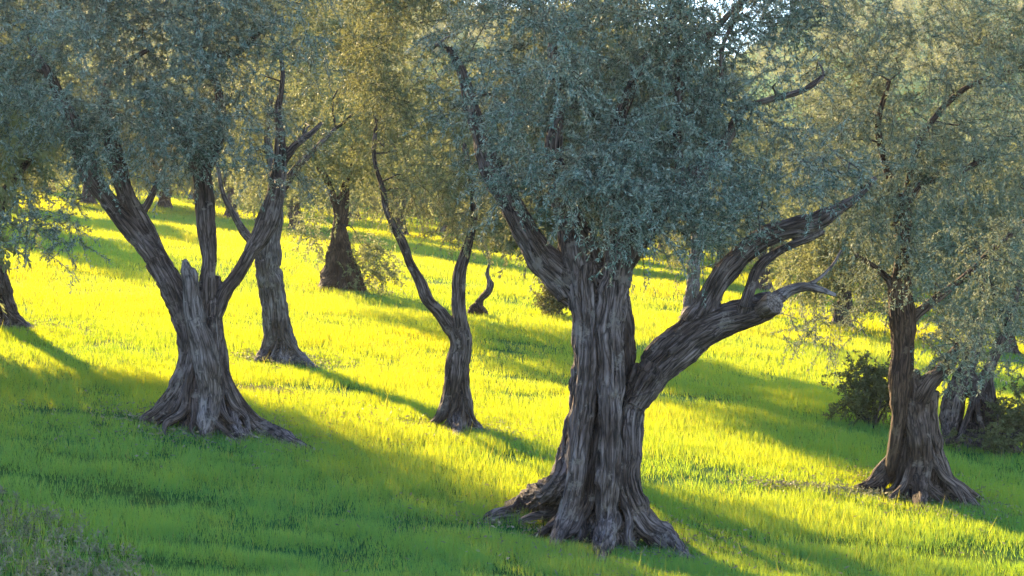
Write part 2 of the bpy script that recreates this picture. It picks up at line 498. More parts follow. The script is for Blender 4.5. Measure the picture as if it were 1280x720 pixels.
def leaves_mesh(name, pos, dirs, length, width, rng, mat, parent, base):
    """one narrow folded blade per leaf: 4 verts, 1 quad"""
    n = len(pos)
    d = dirs / (np.linalg.norm(dirs, axis=1)[:, None] + 1e-9)
    rv = rng.randn(n, 3); s = np.cross(d, rv); s /= np.linalg.norm(s, axis=1)[:, None] + 1e-9
    up = np.cross(s, d)
    flip = up[:, 2] < 0; s[flip] *= -1; up[flip] *= -1      # top of the leaf faces the light
    L = (length * (0.65 + 0.6 * rng.rand(n)))[:, None]; W = (width * (0.7 + 0.6 * rng.rand(n)))[:, None]
    bend = up * L * (0.10 * rng.randn(n))[:, None]
    a = pos; b = pos + d * L * 0.5 + s * W * 0.5 + bend; c = pos + d * L; e = pos + d * L * 0.5 - s * W * 0.5 + bend
    V = np.stack([a, b, c, e], 1).reshape(-1, 3) - base
    tint = np.clip(0.5 + 0.27 * rng.randn(n) + 0.30 * noise3(pos * 1.6, 9), 0, 1)
    me = mesh_np(name, V, np.arange(4 * n), 4, mat, False, {'tint': ('FACE', 'FLOAT', tint)})
    return link(name, me, parent)

def crown(parent, base, nodes, ells, n_clumps, leaf, rng, twigs=9, per=42, tw_len=0.5, leaf_len=0.055, leaf_w=0.014, droop=0.22, hang=(), twig_mesh=True, name='crown', gap=0.0, spread=0.28):
    """nodes (m,4) woody points to grow from; ells: (centre xyz, radii xyz, weight)"""
    pts = []
    wts = np.array([e[2] for e in ells], float); wts /= wts.sum()
    for k in rng.choice(len(ells), n_clumps, p=wts):
        c, r, _ = ells[k]
        u = rng.randn(3); u /= np.linalg.norm(u); u *= (0.25 + 0.75 * rng.rand() ** 0.45)
        pts.append(np.asarray(c) + u * np.asarray(r))
    pts = np.array(pts)
    if gap > 0:                                           # leave airy gaps
        keep = noise3(pts * 0.9, 301) > -1 + 2 * gap
        pts = pts[keep]
    if len(hang): pts = np.vstack([pts, np.array(hang)])
    pts = pts[np.array(pts[:, 2] > gz(pts[:, 0], pts[:, 1]) + 0.25)]
    node_p = nodes[:, :3].copy(); node_r = nodes[:, 3].copy()
    d0 = np.array([np.min(((node_p - p) ** 2).sum(1)) for p in pts])
    order = np.argsort(d0)
    paths = []
    cen = np.average([e[0] for e in ells], axis=0, weights=wts)
    for i in order:
        p = pts[i]
        dd = p - node_p
        cost = np.linalg.norm(dd, axis=1) + 0.5 * np.clip(-dd[:, 2], 0, None)
        j = cost.argmin(); q = node_p[j]; dist = np.linalg.norm(p - q)
        r0 = min(node_r[j] * 0.75, 0.009 + 0.014 * dist)
        m = max(3, int(dist / 0.18) + 2)
        t = np.linspace(0, 1, m)[:, None]
        bow = rng.randn(3) * 0.16 * dist + np.array([0, 0, 0.10 * dist])
        pa = q + (p - q) * t + bow * np.sin(t * math.pi)
        pa[1:-1] += rng.randn(m - 2, 3) * 0.03
        rr = r0 * (1 - 0.6 * t[:, 0])
        paths.append(np.hstack([pa, rr[:, None]]))
        node_p = np.vstack([node_p, pa[1:]]); node_r = np.concatenate([node_r, rr[1:]])
    # twigs round each clump
    n = len(pts) * twigs
    cp = np.repeat(pts, twigs, 0)
    out = cp - cen; out /= np.linalg.norm(out, axis=1)[:, None] + 1e-6
    st = cp + rng.randn(n, 3) * spread * tw_len
    dr = rng.randn(n, 3); dr /= np.linalg.norm(dr, axis=1)[:, None]
    dr = dr + 0.45 * out + np.array([0, 0, 0.12]); dr /= np.linalg.norm(dr, axis=1)[:, None]
    tl = tw_len * (0.5 + 0.8 * rng.rand(n))
    sag = droop * (0.4 + rng.rand(n)) * tl
    t = (np.arange(per)[None, :] + rng.rand(n, per)) / per
    tp = st[:, None, :] + dr[:, None, :] * (tl[:, None] * t)[:, :, None]
    tp[:, :, 2] -= sag[:, None] * t ** 2
    tang = dr[:, None, :] * np.ones((1, per, 1)); tang[:, :, 2] -= (2 * sag / tl)[:, None] * t
    side = rng.randn(n, per, 3)
    ld = tang * 0.6 + side * 0.62 - np.array([0, 0, 0.12])
    pos = tp.reshape(-1, 3) + rng.randn(n * per, 3) * 0.008
    leaves_mesh(name, pos, ld.reshape(-1, 3), leaf_len, leaf_w, rng, leaf, parent, base)
    if twig_mesh:
        V, Q = [], []
        for p in paths: tube(p, 5 if p[0, 3] > 0.012 else 3, V, Q, cap=False)
        if twig_mesh == 2:
            s = np.linspace(0, 1, 4)
            for k in range(n):
                pp = st[k] + dr[k] * (tl[k] * s)[:, None]; pp[:, 2] -= sag[k] * s ** 2
                tube(np.hstack([pp, (0.004 * (1 - 0.7 * s))[:, None]]), 3, V, Q, cap=False)
        vv = np.vstack(V)
        me = mesh_np('branches', vv - base, np.vstack(Q), 4, M['twig'], True, {'bark': ('POINT', 'FLOAT_VECTOR', vv * np.array([1, 1, 0.3]))})
        link('branches', me, parent)

def E(px, py, Y, rx, ry, rz, w=None):
    return (P(px, py, Y), (rx, ry, rz), w if w is not None else rx * ry * rz)

def nodes_of(S, skip_trunk=True):
    a = np.vstack([s[0] for s in S if (s[5] != 0 or not skip_trunk)])
    return a

TREES = []
def old_tree(label, basepx, r_px, strands, ells, nroots=9, root_len=1.5, root_h=0.9, voxel=0.016, mats=None, nc=150, leaf='leaf', seed=1, crown_kw=None, bark='bark', Y=None, name='olive_tree', cat='olive tree'):
    b = G(*basepx); Yb = b[1] if Y is None else Y
    t = thing(name, b, label, cat, 'old olive trees standing on the slope')
    r = r_px * Yb / F
    ss = []
    for s in strands:
        pi, pts = s[0], s[1]; dY = s[2] if len(s) > 2 else 0.0
        ss.append((pi, spec(pts, Yb, dY)))
    for q in roots(b, r, nroots, seed, root_len, root_h): ss.append((0, q))
    mm = {0: ('trunk', M[bark], None)}
    if mats: mm.update(mats)
    S = woody(t, b, ss, voxel, mm)
    kw = dict(crown_kw or {})
    if nc:
        crown(t, b, nodes_of(S), [(P(e[0], e[1], Yb + e[2]), e[3:6], e[6] if len(e) > 6 else e[3] * e[4] * e[5]) for e in ells], nc, M[leaf], rs(seed + 50), **kw)
    TREES.append((b, r * 2.2))
    return t

# ---- the big tree in front (H)
old_tree('largest olive, thick fluted grey trunk with a heavy limb reaching right to a sawn knot',
    (750, 674), 39, [
    (0, [(606, 655, 9, 'g'), (636, 648, 15, 'g'), (664, 634, 20, 'g'), (692, 612, 17, -0.15), (713, 570, 17), (728, 500, 16), (734, 430, 17), (731, 380, 19), (712, 348, 23)]),
    (1, [(716, 360, 22), (685, 327, 22), (662, 295, 18), (642, 257, 16), (623, 226, 15), (606, 192, 13), (592, 150, 10), (580, 100, 7), (560, 60, 5)]),
    (0, [(690, 690, 8, 'g'), (708, 650, 12, -0.4), (720, 590, 13, -0.34), (727, 520, 14, -0.30), (733, 440, 15, -0.26), (735, 390, 20, -0.2), (733, 340, 24, -0.1)]),
    (2, [(735, 350, 26, -0.05), (722, 300, 22), (706, 262, 16), (696, 225, 13), (690, 180, 10), (700, 120, 8), (690, 60, 6), (702, 30, 4), (725, 0, 3)]),
    (0, [(752, 706, 8, 'g'), (758, 655, 15, -0.42), (761, 590, 15, -0.38), (762, 510, 15, -0.34), (763, 440, 16, -0.3), (767, 380, 18, -0.25), (772, 335, 18, -0.2)]),
    (3, [(772, 350, 19, -0.2), (776, 305, 16, -0.15), (772, 262, 14, 0), (765, 220, 12, 0.2), (775, 150, 9, 0.3), (800, 90, 7, 0.2), (830, 40, 5), (850, -10, 4)]),
    (0, [(868, 708, 10, 'g'), (848, 694, 15, 'g'), (828, 674, 16, -0.25), (801, 650, 15, -0.2), (787, 600, 16, -0.15), (784, 545, 17, -0.1), (791, 503, 20), (815, 465, 22)]),
    (4, [(795, 500, 19), (820, 460, 22), (852, 431, 23), (890, 409, 22), (930, 393, 20), (958, 383, 18), (970, 378, 16)]),
    (5, [(862, 420, 20), (882, 383, 18), (897, 352, 17), (918, 326, 15), (945, 303, 14), (980, 287, 15), (1018, 277, 14), (1046, 262, 9), (1072, 246, 5), (1095, 222, 3)]),
    (6, [(928, 385, 9, -0.12), (937, 360, 7.5, -0.12), (947, 335, 6.5, -0.1), (970, 318, 6), (1000, 302, 5), (1030, 288, 4)]),
    (7, [(955, 384, 13), (972, 373, 9), (988, 363, 7), (1006, 358, 5.5), (1024, 361, 4), (1045, 369, 2.5)]),
    (7, [(1004, 359, 4), (1022, 349, 3), (1040, 332, 2.2), (1052, 312, 1.8)]),
    (9, [(950, 388, 11, -0.08), (961, 382, 14, -0.18), (969, 378, 14.5, -0.26)]),
    (8, [(775, 330, 17, 0.15), (802, 290, 15, 0.2), (838, 250, 12, 0.2), (872, 214, 10, 0.2), (905, 180, 8), (930, 137, 5), (1000, 115, 4), (1030, 95, 3)]),
    (8, [(850, 235, 7), (846, 160, 6), (850, 90, 5.5), (872, 58, 5), (905, 25, 4.5), (935, -10, 4)]),
    (8, [(848, 85, 4.5), (846, 40, 4), (850, -10, 3)]),
    (8, [(902, 100, 4), (903, 60, 3.5), (915, 30, 3), (932, -5, 3)]),
    (0, [(750, 640, 26, 0.35), (752, 540, 26, 0.25), (754, 440, 25, 0.2), (752, 370, 27, 0.1)]),
    (0, [(728, 660, 18, 0.1), (732, 570, 16, 0.1), (735, 480, 16, 0.1)]),
    (0, [(780, 650, 20, 0.25), (774, 560, 19, 0.2), (774, 480, 18, 0.15), (778, 420, 15, 0.1), (774, 370, 14, 0.05)]),
    ], [
    (700, 215, 0, 0.85, 1.2, 0.75), (735, 110, 0, 1.5, 1.6, 1.0), (850, 225, 0, 1.15, 1.3, 0.7), (640, 90, 0, 0.8, 1.1, 0.9),
    (930, 90, 0.2, 1.0, 1.2, 0.8, 0.5), (1000, 215, 0, 0.85, 1.0, 0.55), (840, -60, 0, 2.2, 2.0, 1.2), (770, 245, -0.7, 0.7, 0.5, 0.42, 0.4), (860, 270, -0.5, 0.8, 0.6, 0.42, 0.6), (830, 130, 0, 1.2, 1.3, 0.6),
    ], nroots=19, root_len=1.9, root_h=0.75, voxel=0.011, seed=11, nc=360,
    mats={4: ('limb', M['bark'], 'heavy pale limb sweeping right'), 9: ('sawn_knot', M['cut_wood'], 'pale sawn knot at the end of the heavy limb'), 7: ('limb', M['bark_pale'], 'thin pale limb beyond the sawn knot')},
    crown_kw=dict(twigs=11, per=56, tw_len=0.38, leaf_len=0.044, leaf_w=0.0125, twig_mesh=2, gap=0.2))

# ---- the left tree (A)
old_tree('left foreground olive with four dark limbs fanning up round a jagged broken spire',
    (258, 538), 30, [
    (0, [(180, 528, 8, 'g'), (204, 513, 13), (228, 480, 14), (235, 440, 14), (230, 400, 15), (216, 360, 15), (198, 328, 15)]),
    (1, [(205, 340, 14), (190, 318, 14), (169, 292, 13.5), (148, 266, 12), (126, 238, 11), (108, 210, 14), (98, 175, 12), (84, 140, 10), (66, 100, 7), (40, 60, 5)]),
    (2, [(200, 325, 13, 0.05), (179, 285, 12, 0.1), (158, 242, 12, 0.1), (147, 205, 11, 0.1), (138, 170, 9), (132, 130, 7), (140, 95, 5), (168, 72, 4), (190, 60, 3)]),
    (2, [(174, 272, 5, 0.1), (186, 250, 5, 0.2), (198, 225, 4, 0.3), (206, 195, 3, 0.3)]),
    (3, [(255, 548, 8, 'g'), (262, 505, 16, -0.3), (258, 455, 15, -0.32), (248, 412, 14, -0.3), (240, 378, 12, -0.28), (236, 348, 9, -0.25), (231, 324, 3, -0.22)]),
    (3, [(246, 400, 9, -0.3), (243, 370, 7, -0.28), (244, 345, 5, -0.25), (242, 335, 2, -0.22)]),
    (0, [(302, 555, 6, 'g'), (286, 515, 10), (272, 465, 11), (266, 415, 12), (265, 380, 12)]),
    (4, [(262, 390, 10), (262, 355, 10), (261, 320, 11), (258, 285, 13), (255, 250, 13), (249, 215, 12), (240, 188, 10), (224, 164, 6), (205, 140, 4)]),
    (4, [(252, 220, 8), (268, 190, 8), (276, 150, 7), (272, 110, 6), (256, 85, 6), (248, 60, 5), (245, 20, 4), (243, -30, 3)]),
    (4, [(250, 72, 5), (275, 69, 4.5), (300, 63, 4), (320, 43, 3.5), (342, 27, 3)]),
    (0, [(395, 568, 7, 'g'), (368, 560, 12, 'g'), (336, 542, 13), (298, 512, 9), (277, 462, 9), (268, 412, 9), (270, 385, 9)]),
    (5, [(270, 395, 10), (281, 368, 9.5), (299, 342, 9.5), (318, 310, 10), (334, 275, 13), (345, 240, 12), (350, 205, 10), (350, 170, 6), (348, 140, 5), (354, 100, 4), (350, 60, 3)]),
    (5, [(349, 205, 7), (368, 183, 5), (386, 168, 4), (402, 152, 3)]),
    (0, [(255, 530, 24, 0.2), (254, 450, 20, 0.15), (248, 395, 18, 0.1)]),
    ], [
    (130, 60, 0, 1.7, 1.7, 1.25), (30, 60, 0, 1.3, 1.5, 1.4), (250, 40, 0, 1.3, 1.5, 1.1, 1.6), (180, -80, 0, 2.4, 2.1, 1.2), (350, 60, 0, 1.0, 1.3, 1.0, 1.0),
    (40, 190, -0.3, 0.8, 0.8, 0.55), (190, 160, -0.6, 1.0, 0.6, 0.55, 0.9), (290, 170, -0.5, 0.8, 0.5, 0.5, 0.5), (330, 190, 0.6, 0.7, 0.9, 0.4, 0.15),
    ], nroots=19, root_len=2.0, root_h=0.8, voxel=0.016, seed=23, nc=320, mats={3: ('broken_spire', M['bark_pale'], 'jagged weathered spire of dead wood')},
    crown_kw=dict(twigs=11, per=54, tw_len=0.42, leaf_len=0.052, leaf_w=0.0145, twig_mesh=2, gap=0.2,
        hang=[P(55, 270, 22), P(85, 275, 22), P(35, 290, 21.8), P(62, 300, 22), P(95, 250, 22.2), P(15, 250, 22), P(90, 300, 22)]))

# ---- right tree (J)
old_tree('right foreground olive, reddish dark upper trunk above a grey brown ribbed foot and broken stub',
    (1148, 622), 30, [
    (0, [(1068, 616, 7, 'g'), (1100, 598, 11), (1124, 560, 12), (1134, 510, 13), (1134, 465, 13)]),
    (1, [(1112, 590, 7, -0.1), (1119, 555, 9, -0.15), (1124, 510, 12, -0.15), (1127, 465, 15, -0.1), (1128, 435, 16), (1127, 400, 18), (1128, 360, 14), (1130, 320, 11), (1128, 290, 9), (1120, 250, 7), (1105, 200, 5), (1098, 150, 4), (1112, 100, 3)]),
    (2, [(1146, 500, 13, -0.1), (1162, 480, 12, -0.1), (1179, 465, 10), (1192, 445, 8), (1197, 428, 3)]),
    (0, [(1150, 640, 6, 'g'), (1150, 600, 15, -0.25), (1148, 550, 15, -0.2), (1145, 505, 14, -0.12), (1138, 470, 13)]),
    (0, [(1220, 640, 8, 'g'), (1188, 612, 11), (1170, 570, 13), (1160, 525, 13), (1160, 490, 11)]),
    (3, [(1135, 405, 9), (1150, 388, 6), (1186, 362, 5), (1219, 334, 5), (1246, 307, 4.5), (1273, 284, 4), (1310, 255, 3)]),
    (4, [(1120, 372, 6), (1108, 348, 4.5), (1090, 332, 4), (1068, 318, 3)]),
    (5, [(1129, 305, 8), (1134, 262, 6), (1150, 230, 5.5), (1189, 219, 5), (1232, 198, 3.5)]),
    (5, [(1128, 290, 5), (1140, 200, 5), (1165, 150, 4.5), (1210, 108, 4), (1280, 85, 3)]),
    (0, [(1148, 610, 26, 0.2), (1140, 540, 22, 0.15), (1136, 480, 16, 0.05)]),
    ], [
    (1120, 170, 0, 1.5, 1.5, 1.0), (1230, 130, 0, 1.4, 1.5, 1.1, 1.4), (1180, -20, 0, 2.2, 2.0, 1.2, 3.0), (1260, 10, 0.3, 1.2, 1.5, 0.9, 1.2), (1210, 330, 0, 0.9, 0.9, 0.7, 0.55), (1060, 340, 0.3, 0.6, 0.7, 0.55, 0.45),
    (1110, 290, -0.4, 0.7, 0.6, 0.5, 0.5), (1196, 432, -0.2, 0.35, 0.3, 0.28, 0.2), (1025, 385, 0.6, 0.6, 0.6, 0.35, 0.34), (1240, 420, 0.5, 0.6, 0.6, 0.5, 0.25), (1040, 60, 0.3, 0.9, 1.0, 0.9, 0.7),
    ], nroots=19, root_len=2.0, root_h=0.7, voxel=0.016, seed=31, nc=320, leaf='leaf_silver',
    mats={1: ('limb', M['bark_brown'], 'thick reddish brown upright limb'), 2: ('broken_stub', M['bark_warm'], 'short broken stub forking right'), 0: ('trunk', M['bark_warm'], None)},
    crown_kw=dict(twigs=10, per=50, tw_len=0.42, leaf_len=0.052, leaf_w=0.0145, twig_mesh=2, gap=0.25))

# ---- slim forked tree in the middle (E)
old_tree('slim olive in the middle, its trunk forking low into two thin smooth limbs',
    (573, 538), 15, [
    (0, [(533, 532, 3, 'g'), (549, 520, 6), (561, 495, 8), (566, 460, 9), (570, 430, 10), (567, 408, 9)]),
    (1, [(569, 415, 9), (552, 392, 9), (535, 376, 9), (525, 352, 7.5), (514, 330, 7), (504, 307, 6), (492, 287, 5.5), (483, 262, 4.5), (478, 235, 4), (468, 200, 3), (470, 150, 2.5)]),
    (0, [(618, 553, 4, 'g'), (596, 536, 8), (581, 505, 9), (576, 465, 10), (579, 430, 10), (578, 402, 9.5)]),
    (2, [(578, 408, 9.5), (574, 372, 8.5), (575, 342, 8), (581, 318, 7.5), (588, 295, 6), (592, 260, 4.5), (588, 220, 3.5), (575, 160, 3)]),
    (0, [(572, 550, 5, 'g'), (571, 520, 8, -0.1), (568, 480, 7, -0.1), (573, 440, 8, -0.05)]),
    (2, [(545, 80, 3), (538, 60, 3), (525, 25, 3), (512, -10, 3)]),
    ], [
    (520, 70, 0, 1.2, 1.3, 1.1), (560, 200, 0, 0.85, 0.9, 0.75), (470, 150, 0, 0.75, 0.9, 0.9, 0.35), (580, 285, 0, 0.42, 0.5, 0.35, 0.12), (540, -60, 0, 1.8, 1.7, 1.0), (620, 250, 0.6, 0.4, 0.5, 0.5, 0.08),
    ], nroots=14, root_len=2.0, root_h=0.6, voxel=0.014, seed=41, nc=240, leaf='leaf_green',
    crown_kw=dict(twigs=9, per=48, tw_len=0.42, leaf_len=0.052, leaf_w=0.0145, twig_mesh=2, gap=0.22))

# ---- second row left (B)
old_tree('pale leaning olive behind the broken spire tree, standing in bright grass',
    (352, 453), 15, [
    (0, [(318, 453, 3, 'g'), (331, 440, 8), (338, 415, 10), (338, 380, 11), (333, 350, 12), (329, 325, 12)]),
    (1, [(328, 325, 10), (315, 302, 7), (302, 286, 5.5), (290, 265, 4.5), (278, 240, 3.5), (270, 200, 3)]),
    (0, [(400, 463, 3, 'g'), (372, 446, 8), (357, 420, 10), (350, 385, 10), (343, 350, 11), (337, 325, 11)]),
    (2, [(338, 330, 12), (341, 300, 11), (344, 275, 9.5), (345, 245, 8), (340, 210, 6), (334, 170, 4), (340, 120, 3)]),
    (2, [(344, 260, 6), (362, 220, 5), (390, 190, 4), (420, 160, 3)]),
    ], [
    (350, 110, 0, 1.7, 1.7, 1.4), (430, 160, 0, 1.2, 1.3, 1.1, 1.0), (280, 170, 0, 0.9, 1.0, 0.9, 0.4), (380, -10, 0, 2.0, 1.8, 1.2), (450, 60, 0, 1.2, 1.2, 1.1, 0.8), (300, 245, 0.2, 0.5, 0.6, 0.35, 0.08),
    ], nroots=9, root_len=1.8, root_h=0.45, voxel=0.02, seed=53, nc=190, leaf='leaf_green', bark='bark_pale',
    crown_kw=dict(twigs=8, per=38, tw_len=0.6, leaf_len=0.07, leaf_w=0.021, gap=0.36))

# ---- tree cut by the left edge (C)
old_tree('olive cut off by the left edge, only its curved foot in view',
    (2, 410), 14, [
    (0, [(46, 417, 3, 'g'), (22, 403, 9), (6, 378, 12), (-4, 350, 13), (-12, 320, 12)]),
    (0, [(-30, 408, 5, 'g'), (-15, 390, 11), (-10, 360, 12), (-12, 330, 11)]),
    (1, [(-12, 330, 12), (-8, 285, 10), (5, 245, 7), (25, 215, 5), (48, 190, 4)]),
    (2, [(-12, 325, 11), (-32, 270, 9), (-45, 220, 7), (-50, 160, 5)]),
    ], [
    (-30, 130, 0, 1.9, 2.0, 1.3), (30, 190, 0, 1.0, 1.0, 0.7, 0.5), (-90, 150, 0, 1.8, 2.0, 1.3), (-30, 40, 0, 1.9, 1.9, 1.1), (20, 240, 0, 0.5, 0.6, 0.3, 0.06),
    ], nroots=9, root_len=1.8, root_h=0.45, voxel=0.022, seed=61, nc=360, leaf='leaf_green', bark='bark',
    crown_kw=dict(twigs=8, per=36, tw_len=0.6, leaf_len=0.08, leaf_w=0.026))

# ---- cone shaped trunk farther up (D)
old_tree('distant dark olive with a cone shaped foot and leafy suckers at its right side',
    (426, 364), 12, [
    (0, [(400, 366, 4, 'g'), (411, 350, 11), (419, 325, 12), (423, 295, 9), (425, 268, 7)]),
    (0, [(456, 367, 4, 'g'), (442, 350, 11), (433, 325, 12), (427, 295, 9), (426, 268, 7)]),
    (1, [(426, 280, 8), (432, 235, 6), (440, 190, 4), (450, 150, 3)]),
    (2, [(425, 275, 7), (412, 235, 5), (395, 200, 4), (380, 160, 3)]),
    ], [
    (420, 170, 0, 2.3, 2.3, 1.5), (340, 200, 0, 1.8, 1.8, 1.0, 2.0), (500, 190, 0, 1.8, 1.8, 1.2, 2.4), (430, 90, 0, 2.4, 2.2, 1.3), (430, 20, 0, 2.2, 2.2, 1.2, 6.0), (372, 130, -2.5, 2.0, 2.2, 1.6, 6.0), (395, 30, -1.5, 2.2, 2.2, 1.5, 6.0), (530, 130, 0, 1.8, 1.8, 1.3, 3.0), (465, 325, 0, 0.5, 0.5, 0.6, 1.3), (398, 290, 0, 0.3, 0.4, 0.7, 0.5),
    (462, 350, 0, 0.45, 0.5, 0.3, 0.12),
    ], nroots=8, root_len=1.2, root_h=0.8, voxel=0.035, seed=71, nc=520, leaf='leaf_far', bark='bark_brown',
    crown_kw=dict(twigs=7, per=34, tw_len=0.7, leaf_len=0.10, leaf_w=0.034))

# ---- pale trunk behind the big right limb (I)
old_tree('slender pale olive trunk seen behind the heavy right limb of the largest olive',
    (868, 402), 10, [
    (0, [(850, 403, 3, 'g'), (862, 385, 8), (868, 350, 8.5), (866, 325, 8)]),
    (1, [(867, 335, 8), (870, 300, 7), (862, 260, 5), (850, 220, 4)]),
    (2, [(867, 325, 6), (880, 290, 5), (900, 250, 4)]),
    ], [(870, 210, 0, 2.4, 2.3, 1.4), (800, 250, 0, 1.6, 1.6, 0.9), (930, 240, 0, 1.7, 1.7, 1.0), (880, 130, 0, 2.2, 2.2, 1.2), (830, 305, 0, 0.9, 0.9, 0.4, 0.3)],
    nroots=7, root_len=1.4, root_h=0.8, voxel=0.035, seed=83, nc=190, leaf='leaf_green', bark='bark_pale',
    crown_kw=dict(twigs=7, per=34, tw_len=0.7, leaf_len=0.10, leaf_w=0.034))

# ---- mostly hidden olive added behind the largest trunk to shade the right slope
old_tree('mostly hidden olive added behind the largest trunk for its shade, its crown mingling behind the big crown',
    (752, 462), 11, [
    (0, [(752, 462, 12, 'g'), (752, 420, 11), (755, 370, 11), (757, 340, 10)]),
    (1, [(757, 345, 9), (740, 300, 8), (715, 255, 6), (690, 210, 4)]),
    (2, [(757, 345, 9), (765, 290, 8), (790, 240, 6), (810, 190, 4)]),
    ], [(750, 165, 0, 2.2, 2.2, 1.35), (668, 165, -0.8, 1.6, 1.7, 1.4, 8.0), (668, 262, -0.8, 0.9, 1.0, 0.65, 2.2), (640, 255, -1.2, 0.8, 0.9, 0.6, 1.6), (810, 190, 0, 1.7, 1.8, 1.0), (700, 190, 0, 1.6, 1.8, 1.0), (760, 60, 0, 2.0, 2.0, 1.2)],
    nroots=7, root_len=1.0, root_h=0.6, voxel=0.035, seed=87, nc=460, leaf='leaf_green', bark='bark',
    crown_kw=dict(twigs=9, per=38, tw_len=0.6, leaf_len=0.11, leaf_w=0.038))

# ---- hollow old trunk behind the right tree (K)
old_tree('dark hollow old trunk arching behind the right foreground olive, choked with shoots',
    (1222, 558), 30, [
    (0, [(1180, 560, 4, 'g'), (1188, 530, 11), (1192, 500, 13), (1202, 478, 14)]),
    (1, [(1200, 485, 14), (1212, 455, 11), (1222, 420, 8), (1230, 380, 6), (1225, 320, 5)]),
    (0, [(1268, 567, 5, 'g'), (1250, 545, 12), (1236, 515, 14), (1222, 490, 14), (1208, 475, 12)]),
    (2, [(1225, 490, 10), (1245, 440, 7), (1262, 400, 5), (1275, 350, 4)]),
    ], [(1230, 300, 0, 1.6, 1.5, 1.1), (1150, 230, 0, 1.5, 1.5, 1.0, 1.0), (1270, 200, 0, 1.6, 1.6, 1.2), (1232, 420, 0, 0.7, 0.7, 0.4, 0.3)],
    nroots=7, root_len=1.2, root_h=0.5, voxel=0.022, seed=91, nc=200, leaf='leaf_silver', bark='bark',
    crown_kw=dict(twigs=8, per=36, tw_len=0.55, leaf_len=0.07, leaf_w=0.021))

# ------------------------------------------------------------------ shrubs and sapling
def shrub(label, base, ells, nc, seed, name='shrub', **kw):
    t = thing(name, base, label, 'shrub')
    g = rs(seed); V, Q, nd = [], [], []
    for k in range(7):
        a = g.rand() * 6.28; h = 0.5 + 0.5 * g.rand()
        p = np.array([[base[0], base[1], base[2] - 0.05, 0.03], [base[0] + 0.2 * math.cos(a), base[1] + 0.2 * math.sin(a), base[2] + 0.3 * h, 0.022], [base[0] + 0.45 * math.cos(a), base[1] + 0.4 * math.sin(a), base[2] + 0.65 * h, 0.012]])
        c = catmull(p, 0.06); nd.append(c); tube(c, 6, V, Q, 0.1, k)
    vv = np.vstack(V)
    link('stems', mesh_np('stems', vv - base, np.vstack(Q), 4, M['twig'], True, {'bark': ('POINT', 'FLOAT_VECTOR', vv)}), t)
    crown(t, base, np.vstack(nd), ells, nc, M['leaf_dark'], g, name='foliage', **kw)
    return t

b = G(1092, 535)
shrub('rounded dark green shrub on shaded grass just left of the reddish right trunk', b,
    [E(1092, 500, b[1], 0.55, 0.5, 0.42), E(1075, 480, b[1], 0.3, 0.3, 0.25), E(1115, 520, b[1], 0.35, 0.4, 0.3), E(1070, 512, b[1], 0.4, 0.4, 0.25), E(1105, 468, b[1], 0.3, 0.3, 0.25), E(1110, 535, b[1] - 0.2, 0.8, 0.35, 0.2), E(1072, 528, b[1] - 0.2, 0.4, 0.35, 0.18)], 95, 5, twigs=7, per=32, tw_len=0.3, leaf_len=0.06, leaf_w=0.024)
b = G(1246, 566)
shrub('dark brown leaved scrubby bush filling the mouth of the hollow trunk at the right', b,
    [E(1240, 550, b[1] - 0.3, 0.55, 0.4, 0.16), E(1268, 515, b[1], 0.25, 0.4, 0.35), E(1225, 520, b[1] + 0.5, 0.3, 0.2, 0.3)], 50, 15, twigs=7, per=32, tw_len=0.28, leaf_len=0.06, leaf_w=0.024)
b = G(692, 398)
shrub('low dark bush beyond the largest trunk, showing at its left side', b,
    [E(692, 378, b[1], 0.5, 0.5, 0.42), E(705, 365, b[1], 0.4, 0.4, 0.4)], 36, 6, twigs=7, per=30, tw_len=0.35, leaf_len=0.08, leaf_w=0.03)

b = G(597, 397); Yb = b[1]
t = thing('twisted_sapling', b, 'small twisted stump sapling with knotted stem on bright grass, right of the slim forked olive', 'sapling')
S = woody(t, b, [(0, spec([(588, 396, 6, 'g'), (594, 388, 9), (597, 383, 7), (601, 374, 4.5), (608, 367, 4)], Yb)), (0, spec([(606, 396, 5, 'g'), (600, 388, 8), (596, 382, 6)], Yb)),
                 (1, spec([(604, 371, 4), (611, 364, 4.5), (614, 356, 5), (611, 349, 3.5), (609, 341, 2.5), (612, 325, 2), (606, 305, 1.8), (600, 280, 1.5)], Yb))],
          0.025, {0: ('stump', M['bark_brown'], None), 1: ('stem', M['bark'], None)}, disp=1.0)
crown(t, b, S[-1][0][-8:], [E(602, 285, Yb, 0.5, 0.5, 0.5), E(585, 260, Yb, 0.6, 0.6, 0.5)], 26, M['leaf_green'], rs(8), twigs=6, per=30, tw_len=0.4, leaf_len=0.09, leaf_w=0.03, name='foliage')

